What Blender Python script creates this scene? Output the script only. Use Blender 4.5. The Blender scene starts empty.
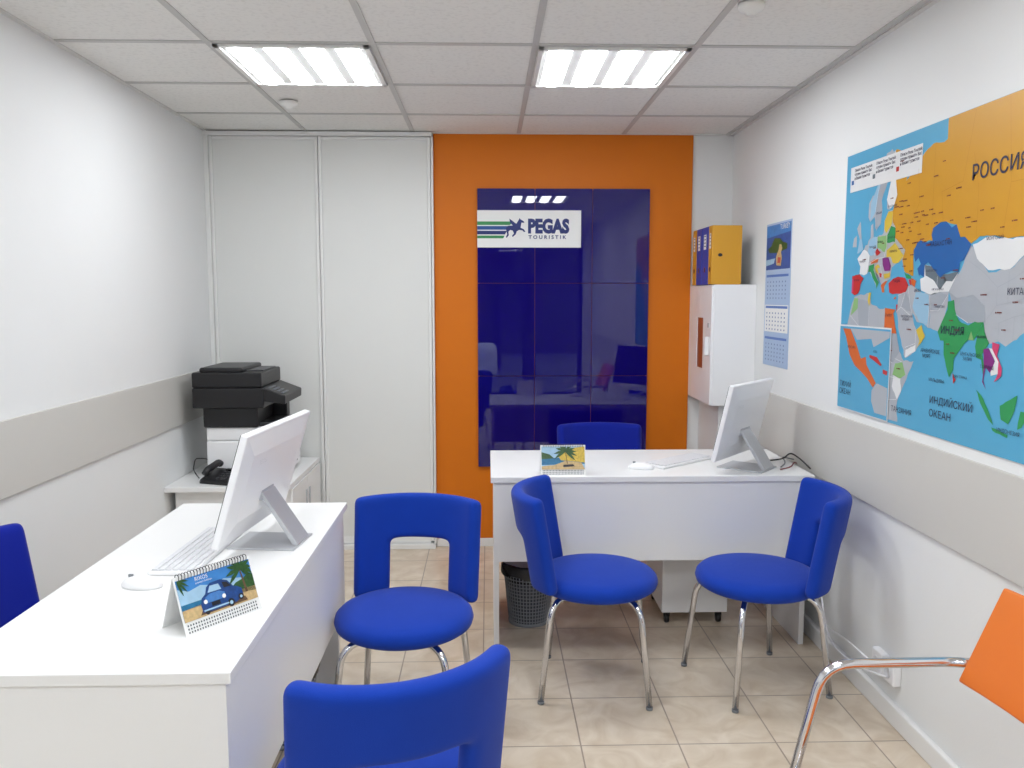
import bpy, bmesh, math, random
from mathutils import Vector, Matrix
random.seed(4)
scn = bpy.context.scene
COL = scn.collection
R = math.radians

# ------------------------------------------------------------ materials
def lin(c):
    out = []
    for v in c:
        v = v / 255.0
        out.append(v / 12.92 if v <= 0.04045 else ((v + 0.055) / 1.055) ** 2.4)
    return out + [1.0]

MATS = {}
def M(name, rgb, rough=0.5, metal=0.0, bump=0.0, bscale=200, var=0.04, vscale=6, coat=0.0, spec=0.5, sheen=0.0):
    if name in MATS: return MATS[name]
    m = bpy.data.materials.new(name); m.use_nodes = True
    nt = m.node_tree; b = nt.nodes['Principled BSDF']
    c = lin(rgb)
    tc = nt.nodes.new('ShaderNodeTexCoord')
    n = nt.nodes.new('ShaderNodeTexNoise'); n.inputs['Scale'].default_value = vscale
    n.inputs['Detail'].default_value = 3
    nt.links.new(tc.outputs['Object'], n.inputs['Vector'])
    mx = nt.nodes.new('ShaderNodeMix'); mx.data_type = 'RGBA'
    mx.inputs[6].default_value = [max(0, v * (1 - var)) for v in c[:3]] + [1]
    mx.inputs[7].default_value = [min(1, v * (1 + var)) for v in c[:3]] + [1]
    nt.links.new(n.outputs['Fac'], mx.inputs[0])
    nt.links.new(mx.outputs[2], b.inputs['Base Color'])
    b.inputs['Roughness'].default_value = rough
    b.inputs['Metallic'].default_value = metal
    b.inputs['Specular IOR Level'].default_value = spec
    b.inputs['Coat Weight'].default_value = coat
    b.inputs['Coat Roughness'].default_value = 0.01
    b.inputs['Sheen Weight'].default_value = sheen
    if bump > 0:
        n2 = nt.nodes.new('ShaderNodeTexNoise'); n2.inputs['Scale'].default_value = bscale
        nt.links.new(tc.outputs['Object'], n2.inputs['Vector'])
        bp = nt.nodes.new('ShaderNodeBump'); bp.inputs['Strength'].default_value = bump
        bp.inputs['Distance'].default_value = 0.002
        nt.links.new(n2.outputs['Fac'], bp.inputs['Height'])
        nt.links.new(bp.outputs['Normal'], b.inputs['Normal'])
    MATS[name] = m
    return m

def emission(name, rgb, s):
    m = bpy.data.materials.new(name); m.use_nodes = True
    b = m.node_tree.nodes['Principled BSDF']
    b.inputs['Base Color'].default_value = (0.9, 0.9, 0.9, 1)
    b.inputs['Emission Color'].default_value = lin(rgb)
    b.inputs['Emission Strength'].default_value = s
    return m

wall_m = M('wall_paint', (234, 235, 234), 0.75, bump=0.15, bscale=120, var=0.01)
white_lam = M('white_laminate', (240, 240, 239), 0.38, var=0.01)
door_m = M('door_panel_white', (229, 230, 227), 0.45, var=0.01)
alu_m = M('white_profile', (236, 236, 234), 0.35, var=0.01)
band_m = M('wall_band', (208, 206, 200), 0.45, var=0.01)
base_m = M('baseboard_white', (236, 236, 234), 0.4, var=0.01)
orange_m = M('orange_panel', (216, 116, 14), 0.5, var=0.02, vscale=2, spec=0.3)
blueglass_m = M('blue_glass', (16, 6, 104), 0.0, var=0.02, spec=0.75)
seam_m = M('seam_orange_dark', (130, 50, 60), 0.5)
fabric_m = M('blue_fabric', (10, 56, 162), 0.85, bump=0.3, bscale=600, var=0.08, vscale=10, sheen=0.1, spec=0.2)
fabric2_m = M('navy_fabric', (14, 34, 150), 0.85, bump=0.3, bscale=600, var=0.08, sheen=0.1, spec=0.2)
chrome_m = M('chrome', (215, 215, 218), 0.12, metal=1.0, var=0.01)
silver_m = M('silver_plastic', (196, 198, 202), 0.35, metal=0.4, var=0.01)
black_m = M('black_plastic', (24, 24, 27), 0.4)
black2_m = M('dark_grey_plastic', (52, 53, 57), 0.4)
whitepl_m = M('white_plastic', (242, 242, 243), 0.28, var=0.01)
key_m = M('key_caps', (226, 227, 230), 0.4, var=0.01)
grey_m = M('grey_plastic', (120, 124, 128), 0.5)
bin_m = M('bin_grey', (150, 154, 160), 0.5)
bininner_m = M('bin_bag_inner', (80, 84, 92), 0.4)
bag_m = M('bin_bag', (44, 45, 50), 0.25, bump=0.8, bscale=30)
screen_m = M('screen_glass', (10, 10, 14), 0.08)
seatorange_m = M('orange_upholstery', (220, 114, 32), 0.55, bump=0.1, bscale=300, var=0.03)
brown_m = M('brown_window', (140, 62, 40), 0.3)
binder_y = M('binder_yellow', (214, 156, 44), 0.45)
binder_b = M('binder_blue', (14, 70, 176), 0.45)
paper_m = M('paper_white', (240, 240, 238), 0.6, var=0.01)
gridbar_m = M('ceiling_bar', (196, 195, 192), 0.4, var=0.01)
trim_m = M('ceiling_trim', (222, 221, 218), 0.4, var=0.01)
fixt_m = M('fixture_white', (235, 235, 232), 0.35, var=0.01)
lamp_m = emission('lamp_strip', (246, 250, 255), 21.0)

# floor tiles
def floor_mat():
    m = bpy.data.materials.new('floor_tiles'); m.use_nodes = True
    nt = m.node_tree; b = nt.nodes['Principled BSDF']
    tc = nt.nodes.new('ShaderNodeTexCoord')
    mp = nt.nodes.new('ShaderNodeMapping')
    mp.inputs['Location'].default_value = (-0.307 + 3.3, -2.63 + 6.6, 0)
    nt.links.new(tc.outputs['Object'], mp.inputs['Vector'])
    br = nt.nodes.new('ShaderNodeTexBrick')
    br.offset = 0.0; br.squash = 1.0
    br.inputs['Scale'].default_value = 1.0
    br.inputs['Brick Width'].default_value = 0.33
    br.inputs['Row Height'].default_value = 0.33
    br.inputs['Mortar Size'].default_value = 0.0028
    br.inputs['Mortar Smooth'].default_value = 0.1
    br.inputs['Color1'].default_value = (0.0, 0.0, 0.0, 1)
    br.inputs['Color2'].default_value = (1, 1, 1, 1)
    nt.links.new(mp.outputs['Vector'], br.inputs['Vector'])
    n = nt.nodes.new('ShaderNodeTexNoise'); n.inputs['Scale'].default_value = 7
    n.inputs['Detail'].default_value = 6; n.inputs['Distortion'].default_value = 1.2
    nt.links.new(tc.outputs['Object'], n.inputs['Vector'])
    cr = nt.nodes.new('ShaderNodeValToRGB')
    cr.color_ramp.elements[0].position = 0.3; cr.color_ramp.elements[0].color = lin((202, 184, 160))
    cr.color_ramp.elements[1].position = 0.7; cr.color_ramp.elements[1].color = lin((226, 213, 194))
    nt.links.new(n.outputs['Fac'], cr.inputs['Fac'])
    tone = nt.nodes.new('ShaderNodeMix'); tone.data_type = 'RGBA'; tone.blend_type = 'MULTIPLY'
    tone.inputs[0].default_value = 1.0
    mr = nt.nodes.new('ShaderNodeMapRange'); mr.inputs['To Min'].default_value = 0.95; mr.inputs['To Max'].default_value = 1.02
    nt.links.new(br.outputs['Color'], mr.inputs['Value'])
    nt.links.new(cr.outputs['Color'], tone.inputs[6]); nt.links.new(mr.outputs['Result'], tone.inputs[7])
    mx = nt.nodes.new('ShaderNodeMix'); mx.data_type = 'RGBA'
    mx.inputs[7].default_value = lin((160, 144, 128))
    nt.links.new(br.outputs['Fac'], mx.inputs[0]); nt.links.new(tone.outputs[2], mx.inputs[6])
    nt.links.new(mx.outputs[2], b.inputs['Base Color'])
    b.inputs['Roughness'].default_value = 0.32
    bp = nt.nodes.new('ShaderNodeBump'); bp.invert = True; bp.inputs['Strength'].default_value = 0.4
    bp.inputs['Distance'].default_value = 0.002
    nt.links.new(br.outputs['Fac'], bp.inputs['Height']); nt.links.new(bp.outputs['Normal'], b.inputs['Normal'])
    return m

def ceil_mat():
    m = bpy.data.materials.new('ceiling_tile'); m.use_nodes = True
    nt = m.node_tree; b = nt.nodes['Principled BSDF']
    tc = nt.nodes.new('ShaderNodeTexCoord')
    n = nt.nodes.new('ShaderNodeTexNoise'); n.inputs['Scale'].default_value = 60; n.inputs['Detail'].default_value = 6
    nt.links.new(tc.outputs['Object'], n.inputs['Vector'])
    cr = nt.nodes.new('ShaderNodeValToRGB')
    cr.color_ramp.elements[0].position = 0.32; cr.color_ramp.elements[0].color = lin((230, 229, 225))
    cr.color_ramp.elements[1].position = 0.5; cr.color_ramp.elements[1].color = lin((239, 238, 234))
    nt.links.new(n.outputs['Fac'], cr.inputs['Fac'])
    nt.links.new(cr.outputs['Color'], b.inputs['Base Color'])
    b.inputs['Roughness'].default_value = 0.9
    return m

# ------------------------------------------------------------ mesh helpers
def group(name, loc=(0, 0, 0), rot=0.0):
    e = bpy.data.objects.new(name, None); COL.objects.link(e)
    e.empty_display_size = 0.1
    e.location = loc; e.rotation_euler = (0, 0, rot)
    return e

def meshobj(name, verts, faces, mat, parent=None, smooth=False, bevel=0.0, seg=2):
    me = bpy.data.meshes.new(name)
    me.from_pydata([tuple(v) for v in verts], [], faces); me.update()
    bm = bmesh.new(); bm.from_mesh(me)
    if len(bm.faces) > 1:
        bmesh.ops.recalc_face_normals(bm, faces=bm.faces)
    bm.to_mesh(me); bm.free()
    o = bpy.data.objects.new(name, me); COL.objects.link(o)
    me.materials.append(mat)
    if smooth:
        for p in me.polygons: p.use_smooth = True
    if bevel > 0:
        b = o.modifiers.new('bevel', 'BEVEL'); b.width = bevel; b.segments = seg; b.limit_method = 'ANGLE'
        b.angle_limit = R(40)
    if parent: o.parent = parent
    return o

def boxes(name, lst, mat, parent=None, bevel=0.0, seg=2):
    V = []; F = []
    for (x0, x1, y0, y1, z0, z1) in lst:
        k = len(V)
        V += [(x0, y0, z0), (x1, y0, z0), (x1, y1, z0), (x0, y1, z0), (x0, y0, z1), (x1, y0, z1), (x1, y1, z1), (x0, y1, z1)]
        F += [[k + i for i in f] for f in ((0, 3, 2, 1), (4, 5, 6, 7), (0, 1, 5, 4), (1, 2, 6, 5), (2, 3, 7, 6), (3, 0, 4, 7))]
    return meshobj(name, V, F, mat, parent, False, bevel, seg)

def box(name, x0, x1, y0, y1, z0, z1, mat, parent=None, bevel=0.002, seg=2):
    return boxes(name, [(x0, x1, y0, y1, z0, z1)], mat, parent, bevel, seg)

def lathe(name, prof, mat, parent=None, c=(0, 0), seg=48, smooth=True, caps=True):
    V = []; F = []; n = len(prof)
    for i in range(seg):
        a = 2 * math.pi * i / seg
        for (r, z) in prof:
            r = max(r, 0.0004)
            V.append((c[0] + r * math.cos(a), c[1] + r * math.sin(a), z))
    for i in range(seg):
        j = (i + 1) % seg
        for k in range(n - 1):
            F.append([i * n + k, j * n + k, j * n + k + 1, i * n + k + 1])
    if caps:
        F.append([i * n for i in range(seg)][::-1]); F.append([i * n + n - 1 for i in range(seg)])
    return meshobj(name, V, F, mat, parent, smooth)

def rounded_path(pts, d, steps=6):
    pts = [Vector(p) for p in pts]; out = [pts[0]]
    for i in range(1, len(pts) - 1):
        a, b, c = pts[i - 1], pts[i], pts[i + 1]
        dd = min(d, (a - b).length * 0.49, (c - b).length * 0.49)
        p0 = b + (a - b).normalized() * dd; p2 = b + (c - b).normalized() * dd
        for s in range(steps + 1):
            t = s / steps
            out.append(p0 * (1 - t) ** 2 + b * 2 * t * (1 - t) + p2 * t * t)
    out.append(pts[-1]); return out

def tube(name, pts, r, mat, parent=None, d=0.05, seg=12):
    P = rounded_path(pts, d); V = []; F = []
    t = (P[1] - P[0]).normalized()
    up = Vector((0, 0, 1)) if abs(t.z) < 0.9 else Vector((1, 0, 0))
    nrm = t.cross(up).normalized()
    for i, p in enumerate(P):
        if i == 0: t = (P[1] - P[0]).normalized()
        elif i == len(P) - 1: t = (P[-1] - P[-2]).normalized()
        else: t = ((P[i + 1] - p).normalized() + (p - P[i - 1]).normalized()).normalized()
        nrm = (nrm - t * nrm.dot(t)).normalized(); bi = t.cross(nrm)
        for k in range(seg):
            a = 2 * math.pi * k / seg
            V.append(p + nrm * (r * math.cos(a)) + bi * (r * math.sin(a)))
    for i in range(len(P) - 1):
        for k in range(seg):
            k2 = (k + 1) % seg
            F.append([i * seg + k, i * seg + k2, (i + 1) * seg + k2, (i + 1) * seg + k])
    F.append(list(range(seg))[::-1]); F.append([(len(P) - 1) * seg + k for k in range(seg)])
    return meshobj(name, V, F, mat, parent, True)

class Sheet:
    """flat printed artwork on a plane: origin, right vector, up vector, normal"""
    def __init__(s, parent, o, u, v):
        s.p = parent; s.o = Vector(o); s.u = Vector(u).normalized(); s.v = Vector(v).normalized()
        s.n = s.u.cross(s.v).normalized()
    def poly(s, name, pts, mat, layer=1):
        V = [s.o + s.u * a + s.v * b + s.n * (0.0004 * layer) for a, b in pts]
        return meshobj(name, V, [list(range(len(V)))], mat, s.p)
    def polys(s, name, lst, mat, layer=1):
        V = []; F = []
        for pts in lst:
            k = len(V); V += [s.o + s.u * a + s.v * b + s.n * (0.0004 * layer) for a, b in pts]
            F.append(list(range(k, len(V))))
        me = bpy.data.meshes.new(name); me.from_pydata([tuple(q) for q in V], [], F); me.update()
        o = bpy.data.objects.new(name, me); COL.objects.link(o); me.materials.append(mat); o.parent = s.p
        return o
    def lines(s, name, paths, wd, mat, layer=1):
        q = []
        for p in paths:
            for (a0, b0), (a1, b1) in zip(p[:-1], p[1:]):
                dx, dy = a1 - a0, b1 - b0; L = math.hypot(dx, dy)
                if L < 1e-6: continue
                nx, ny = -dy / L * wd / 2, dx / L * wd / 2
                q.append([(a0 + nx, b0 + ny), (a0 - nx, b0 - ny), (a1 - nx, b1 - ny), (a1 + nx, b1 + ny)])
        return s.polys(name, q, mat, layer)
    def rect(s, name, a0, a1, b0, b1, mat, layer=1):
        return s.poly(name, [(a0, b0), (a1, b0), (a1, b1), (a0, b1)], mat, layer)
    def text(s, name, body, size, a, b, mat, layer=3, align='LEFT', sx=1.0, off=0.0):
        cu = bpy.data.curves.new(name, 'FONT'); cu.body = body; cu.size = size; cu.align_x = align
        cu.offset = off; cu.resolution_u = 3
        to = bpy.data.objects.new(name, cu); COL.objects.link(to)
        bpy.context.view_layer.update()
        me = bpy.data.meshes.new_from_object(to.evaluated_get(bpy.context.evaluated_depsgraph_get()))
        bpy.data.objects.remove(to)
        for vt in me.vertices:
            x, y, z = vt.co
            vt.co = s.o + s.u * (a + x * sx) + s.v * (b + y) + s.n * (0.0004 * layer)
        me.materials.clear(); me.materials.append(mat)
        o = bpy.data.objects.new(name, me); COL.objects.link(o); o.parent = s.p
        return o

# ------------------------------------------------------------ room
XL, XR, YB, YF, H = -1.60, 1.43, 4.90, -1.70, 2.43
T = 0.12
box('floor', XL - T, XR + T, YF - T, YB + T, -0.1, 0.0, floor_mat(), None, 0)
box('ceiling', XL - T, XR + T, YF - T, YB + T, H, H + 0.1, ceil_mat(), None, 0)
box('wall_left', XL - T, XL, YF - T, YB + T, 0, H, wall_m, None, 0)
box('wall_right', XR, XR + T, YF - T, YB + T, 0, H, wall_m, None, 0)
box('wall_back', XL, XR, YB, YB + T, 0, H, wall_m, None, 0)
wx0, wx1, wz0, wz1 = -0.55, 1.30, 0.12, 2.22
boxes('wall_front', [(XL, wx0, YF - T, YF, 0, H), (wx1, XR, YF - T, YF, 0, H),
                     (wx0, wx1, YF - T, YF, 0, wz0), (wx0, wx1, YF - T, YF, wz1, H)], wall_m)
# shop window behind the photographer
g = group('window_1', ((wx0 + wx1) / 2, YF - 0.06, wz0))
w = (wx1 - wx0) / 2; hh = wz1 - wz0
boxes('frame', [(-w, -w + .06, -.03, .03, 0, hh), (w - .06, w, -.03, .03, 0, hh), (-w, w, -.03, .03, 0, .06),
                (-w, w, -.03, .03, hh - .06, hh), (.10, .16, -.025, .025, 0, hh)], black2_m, g, 0.003)
gm = bpy.data.materials.new('window_glass'); gm.use_nodes = True
nt = gm.node_tree; nt.nodes.clear()
o_ = nt.nodes.new('ShaderNodeOutputMaterial'); tr = nt.nodes.new('ShaderNodeBsdfTransparent')
gl = nt.nodes.new('ShaderNodeBsdfGlossy'); gl.inputs['Roughness'].default_value = 0.02
mxs = nt.nodes.new('ShaderNodeMixShader'); mxs.inputs[0].default_value = 0.06
nt.links.new(tr.outputs[0], mxs.inputs[1]); nt.links.new(gl.outputs[0], mxs.inputs[2]); nt.links.new(mxs.outputs[0], o_.inputs[0])
box('glass_pane', -w + .05, w - .05, -.004, .004, .05, hh - .05, gm, g, 0)

# ceiling grid
bars = []
xs = [-1.03 + .605 * i for i in range(5)]
ys = [3.2 + 0.6 * i for i in range(-8, 3)]
bw = 0.012
for x in xs: bars.append((x - bw, x + bw, YF, YB, H - .004, H + .002))
for y in ys: bars.append((XL, XR, y - bw, y + bw, H - .0045, H + .002))
boxes('ceiling_grid', bars, gridbar_m)
boxes('trim_1', [(XL, XL + .02, YF, YB, H - .006, H), (XR - .02, XR, YF, YB, H - .006, H), (XL, XR, YB - .02, YB, H - .006, H)], trim_m)

def ceiling_light(x0, y0):
    g = group('ceiling_light_panel', (x0 + .302, y0 + .3, H))
    a = .288
    boxes('frame', [(-a, -a + .02, -a, a, -.014, -.005), (a - .02, a, -a, a, -.014, -.005),
                    (-a, a, -a, -a + .02, -.014, -.005), (-a, a, a - .02, a, -.014, -.005)], fixt_m, g, 0.001)
    box('reflector', -a + .018, a - .018, -a + .018, a - .018, -.007, -.005, M('fixture_reflector', (205, 205, 203), .5), g, 0)
    for k in range(4):
        cx = -.2025 + k * .135
        V = []; F = []; n = 8
        for yy in (-.25, .25):
            for i in range(n + 1):
                t = math.pi * i / n
                V.append((cx + .045 * math.cos(t), yy, -.0075 - .012 * math.sin(t)))
        for i in range(n): F.append([i, i + 1, n + 2 + i, n + 1 + i])
        F.append(list(range(n + 1))); F.append(list(range(n + 1, 2 * n + 2)))
        F.append([0, n, 2 * n + 1, n + 1])
        meshobj('lamp_%d' % (k + 1), V, F, lamp_m, g, True)
for y0 in (3.2, 1.4, -.4):
    for x0 in (xs[0], xs[2]):
        ceiling_light(x0, y0)

def smoke(x, y):
    g = group('smoke_detector', (x, y, H - .005))
    lathe('body', [(.0, -.001), (.042, -.001), (.042, -.012), (.036, -.022), (.02, -.026), (.018, -.034), (0, -.036)], fixt_m, g)
smoke(-.95, 4.12); smoke(.845, 2.74)

# back wall: sliding doors
def sliding_door(n, x0, x1):
    g = group('door_%d' % n, ((x0 + x1) / 2, YB - .03, 0))
    w = (x1 - x0) / 2
    box('panel', -w + .012, w - .012, -.006, .01, .05, H - .035, door_m, g, 0)
    boxes('stiles', [(-w, -w + .018, -.018, .014, .04, H - .03), (w - .018, w, -.018, .014, .04, H - .03)], alu_m, g, .004)
    boxes('rails', [(-w + .018, w - .018, -.012, .012, .03, .07), (-w + .018, w - .018, -.012, .012, H - .045, H - .03)], alu_m, g, .002)
sliding_door(1, -1.575, -.965)
sliding_door(2, -.962, -.325)
boxes('trim_2', [(XL, -1.576, YB - .065, YB, .028, H - .028), (XL, -.315, YB - .07, YB, H - .028, H - .0065), (XL, -.315, YB - .07, YB, 0, .028), (-.322, -.31, YB - .06, YB, .03, H - .03)], alu_m, None, .002)
# orange panel
box('orange_wall_panel', -.31, 1.19, YB - .02, YB, .05, H - .007, orange_m, None, .002)
# blue glass panel
g = group('blue_glass_panel', (-.06, YB - .034, .49))
box('backing', .01, .99, .0, .0138, .01, 1.616, seam_m, g, 0)
for i in range(3):
    for j in range(3):
        x0 = i * .3335; z0 = j * .542
        box('pane_%d_%d' % (i, j), x0 + .0014, x0 + .3321, -.007, .0, z0 + .0014, z0 + .5406, blueglass_m, g, 0.0008)
# logo sign
g = group('logo_sign', (-.06, YB - .044, 1.779))
box('plate', 0, .6, -.004, .0028, 0, .212, paper_m, g, .001)
navy = M('logo_navy', (22, 40, 110), .5); green = M('logo_green', (50, 140, 80), .5); teal = M('logo_blue', (30, 80, 150), .5)
S = Sheet(g, (0, -.0042, 0), (1, 0, 0), (0, 0, 1))
S.poly('stripe_1', [(0, .128), (.19, .128), (.205, .148), (0, .148)], green)
S.poly('stripe_2', [(0, .101), (.175, .101), (.188, .122), (0, .122)], teal)
S.poly('stripe_3', [(0, .074), (.16, .074), (.171, .095), (0, .095)], navy)
S.poly('stripe_4', [(0, .052), (.15, .052), (.158, .068), (0, .068)], green)
S.poly('winged_horse', [(.17, .085), (.165, .11), (.18, .125), (.205, .125), (.19, .14), (.185, .165), (.205, .15), (.225, .135), (.235, .15), (.245, .168), (.25, .16),
                        (.268, .15), (.272, .14), (.255, .142), (.252, .125), (.25, .112), (.268, .105), (.278, .09), (.27, .088), (.26, .098), (.24, .1),
                        (.228, .092), (.222, .075), (.205, .06), (.2, .066), (.212, .08), (.205, .096), (.19, .1), (.18, .09), (.182, .07), (.17, .055), (.165, .06), (.173, .075)], navy, 2)
S.text('lettering', 'PEGAS', .106, .292, .086, navy, 2, sx=.78, off=.0062)
S.text('small_lettering', 'T O U R I S T I K', .028, .296, .050, navy, 2, sx=1.08, off=.0008)

# bands and baseboards
box('trim_3', XL, XL + .012, YF, YB - .08, .835, 1.09, band_m, None, .002)
box('trim_4', XR - .012, XR, YF, 4.38, .725, 1.015, band_m, None, .002)
box('baseboard_left', XL, XL + .018, YF, YB - .08, 0, .07, base_m, None, .004)
box('baseboard_right', XR - .022, XR, YF, YB - .03, 0, .075, base_m, None, .006)
box('baseboard_back', -.31, XR - .022, YB - .024, YB, 0, .05, base_m, None, .003)

# ------------------------------------------------------------ desks
g = group('office_desk', (-.81, 2.29, 0))       # left desk, long axis Y
dx, dy = .295, .69
box('top', -dx, dx, -dy, dy, .725, .75, white_lam, g, .002)
box('end_panel_1', -dx + .01, dx - .012, -dy + .008, -dy + .03, 0, .725, white_lam, g, .001)
box('end_panel_2', -dx + .01, dx - .035, dy - .04, dy - .018, 0, .725, white_lam, g, .001)
box('modesty_panel', dx - .028, dx - .012, -dy + .03, dy - .018, .36, .725, white_lam, g, .001)

g = group('office_desk', (.69, 3.69, 0))        # back desk, long axis X
dx, dy = .68, .305
box('top', -dx, dx, -dy, dy, .725, .75, white_lam, g, .002)
box('end_panel_1', -dx + .012, -dx + .034, -dy + .03, dy - .01, 0, .725, white_lam, g, .001)
box('end_panel_2', dx - .034, dx - .012, -dy + .03, dy - .01, 0, .725, white_lam, g, .001)
box('modesty_panel', -dx + .012, dx - .012, -dy + .012, -dy + .03, .385, .725, white_lam, g, .001)

g = group('drawer_pedestal', (.94, 3.82, 0))
box('body', -.15, .15, -.18, .19, .06, .58, white_lam, g, .002)
boxes('drawer_fronts', [(-.148, .148, .19, .206, .07, .23), (-.148, .148, .19, .206, .235, .40), (-.148, .148, .19, .206, .405, .575)], white_lam, g, .001)
for i, (a, b) in enumerate(((-.12, -.14), (.12, -.14), (-.12, .15), (.12, .15))):
    w_ = lathe('caster_%d' % (i + 1), [(0, -.01), (.02, -.01), (.022, -.006), (.022, .006), (.02, .01), (0, .01)], black_m, g, seg=20)
    w_.rotation_euler = (R(90), 0, R(90)); w_.location = (a, b, .022)
    box('caster_fork_%d' % (i + 1), a - .014, a + .014, b - .01, b + .01, .03, .0605, black_m, g, .002)

def bin_(x, y):
    g = group('waste_bin', (x, y, 0))
    prof = [(.09 + .026 * k / 16, .008 + .262 * k / 16) for k in range(17)]
    o = lathe('basket_mesh', prof, bin_m, g, seg=44, smooth=False, caps=False)
    wf = o.modifiers.new('wire', 'WIREFRAME'); wf.thickness = .0048
    lathe('liner_body', [(0, .006), (.086, .006), (.110, .268), (.108, .268), (.084, .008), (0, .008)], bininner_m, g, seg=32)
    lathe('base_ring', [(.0, 0), (.093, 0), (.095, .012), (.09, .014), (0, .006)], bin_m, g, seg=32)
    lathe('rim', [(.112, .262), (.12, .262), (.122, .27), (.12, .278), (.112, .278)], bin_m, g, seg=32)
    V = []; F = []; n = 36
    for k, (r, z) in enumerate([(.106, .20), (.110, .272), (.119, .290), (.126, .280), (.126, .245), (.124, .235)]):
        for i in range(n):
            a = 2 * math.pi * i / n
            rr = r + (0.004 * math.sin(7 * a + k) if k > 1 else 0) * 1.0 + (.002 * math.sin(17 * a) if k > 3 else 0)
            V.append((rr * math.cos(a), rr * math.sin(a), z + (.008 * math.sin(5 * a) if k > 3 else 0)))
    for k in range(5):
        for i in range(n): F.append([k * n + i, k * n + (i + 1) % n, (k + 1) * n + (i + 1) % n, (k + 1) * n + i])
    meshobj('bin_liner', V, F, bag_m, g, True)
bin_(.185, 3.72)
bin_(-.70, 2.72)

# ------------------------------------------------------------ visitor chairs
def back_plate(name, g, amax, Rr, yc, zs, lean, mat, opening=None, thick=.048):
    A = [-1, -.85, -.66, -.45, -.22, 0, .22, .45, .66, .85, 1]
    V = []; F = []; z0 = zs[0]; zt = zs[-1]
    for z in zs:
        t = (z - z0) / (zt - z0)
        for a in A:
            an = a * amax
            V.append((Rr * math.sin(an) * (1 + .03 * t), yc - Rr * math.cos(an) - lean * t, z))
    n = len(A)
    for j in range(len(zs) - 1):
        for i in range(n - 1):
            if opening and A[i] >= -.451 and A[i + 1] <= .451 and zs[j + 1] <= opening + 1e-4: continue
            F.append([j * n + i, j * n + i + 1, (j + 1) * n + i + 1, (j + 1) * n + i])
    used = sorted({i for f in F for i in f}); mp = {o: k for k, o in enumerate(used)}
    o = meshobj(name, [V[i] for i in used], [[mp[i] for i in f] for f in F], mat, g, True)
    s = o.modifiers.new('thick', 'SOLIDIFY'); s.thickness = thick; s.offset = 0
    s2 = o.modifiers.new('round', 'SUBSURF'); s2.levels = 2; s2.render_levels = 3
    return o

def visitor_chair(x, y, rot, legrot=0):
    g = group('visitor_chair', (x, y, 0), R(rot))
    lathe('seat', [(0, .388), (.19, .388), (.215, .392), (.229, .402), (.234, .418), (.23, .434), (.217, .447), (.19, .455), (.1, .461), (0, .463)], fabric_m, g, seg=64)
    back_plate('backrest', g, R(53), .272, .022, [.415, .455, .50, .545, .585, .612, .645, .69, .735, .775], .06, fabric_m, opening=.612, thick=.052)
    k = 1
    for sx in (-1, 1):
        for sy in (-1, 1):
            o = tube('leg_%d' % k, [(sx * .04, sy * .06, .376), (sx * .168, sy * .162, .378), (sx * .198, sy * .198, .010)], .0115, chrome_m, g, .075)
            f = lathe('foot_%d' % k, [(0, 0), (.012, 0), (.0125, .003), (.0125, .011), (0, .011)], grey_m, g, c=(sx * .198, sy * .198), seg=16)
            o.rotation_euler[2] = f.rotation_euler[2] = R(legrot)
            k += 1
    lathe('seat_plate', [(0, .366), (.07, .366), (.07, .389), (0, .389)], black2_m, g, seg=24)
    return g
visitor_chair(-.285, 2.72, 172)
visitor_chair(.415, 3.09, -98)
visitor_chair(1.035, 3.08, 80, 24)
visitor_chair(-.252, 1.785, 22)

def office_chair(x, y, rot, top=.86):
    g = group('office_chair', (x, y, 0), R(rot))
    lathe('seat', [(0, .405), (.19, .405), (.225, .415), (.235, .435), (.225, .458), (.19, .47), (0, .476)], fabric2_m, g, seg=48)
    d = top - .52
    back_plate('backrest', g, R(48), .30, .05, [.52 + d * t for t in (0, .15, .32, .5, .68, .85, 1)], .05, fabric2_m, thick=.05)
    box('back_bracket', -.03, .03, -.262, -.245, .43, .62, black_m, g, .003)
    box('bracket_foot', -.03, .03, -.262, -.05, .39, .405, black_m, g, .003)
    lathe('column', [(0, .07), (.03, .07), (.03, .22), (.018, .225), (.018, .40), (0, .40)], black_m, g, seg=20)
    for k in range(5):
        a = R(90 + 72 * k + 36)
        c, s = math.cos(a), math.sin(a)
        tube('arm_%d' % (k + 1), [(0, 0, .095), (c * .13, s * .13, .085), (c * .21, s * .21, .062)], .014, black_m, g, .03)
        w_ = lathe('caster_%d' % (k + 1), [(0, -.02), (.02, -.02), (.026, -.012), (.026, .012), (.02, .02), (0, .02)], black_m, g, seg=20)
        w_.rotation_euler = (R(90), 0, a); w_.location = (c * .21, s * .21, .026)
    return g
office_chair(-1.20, 2.25, -90, .825)
office_chair(.615, 4.32, 180, .795)

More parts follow.
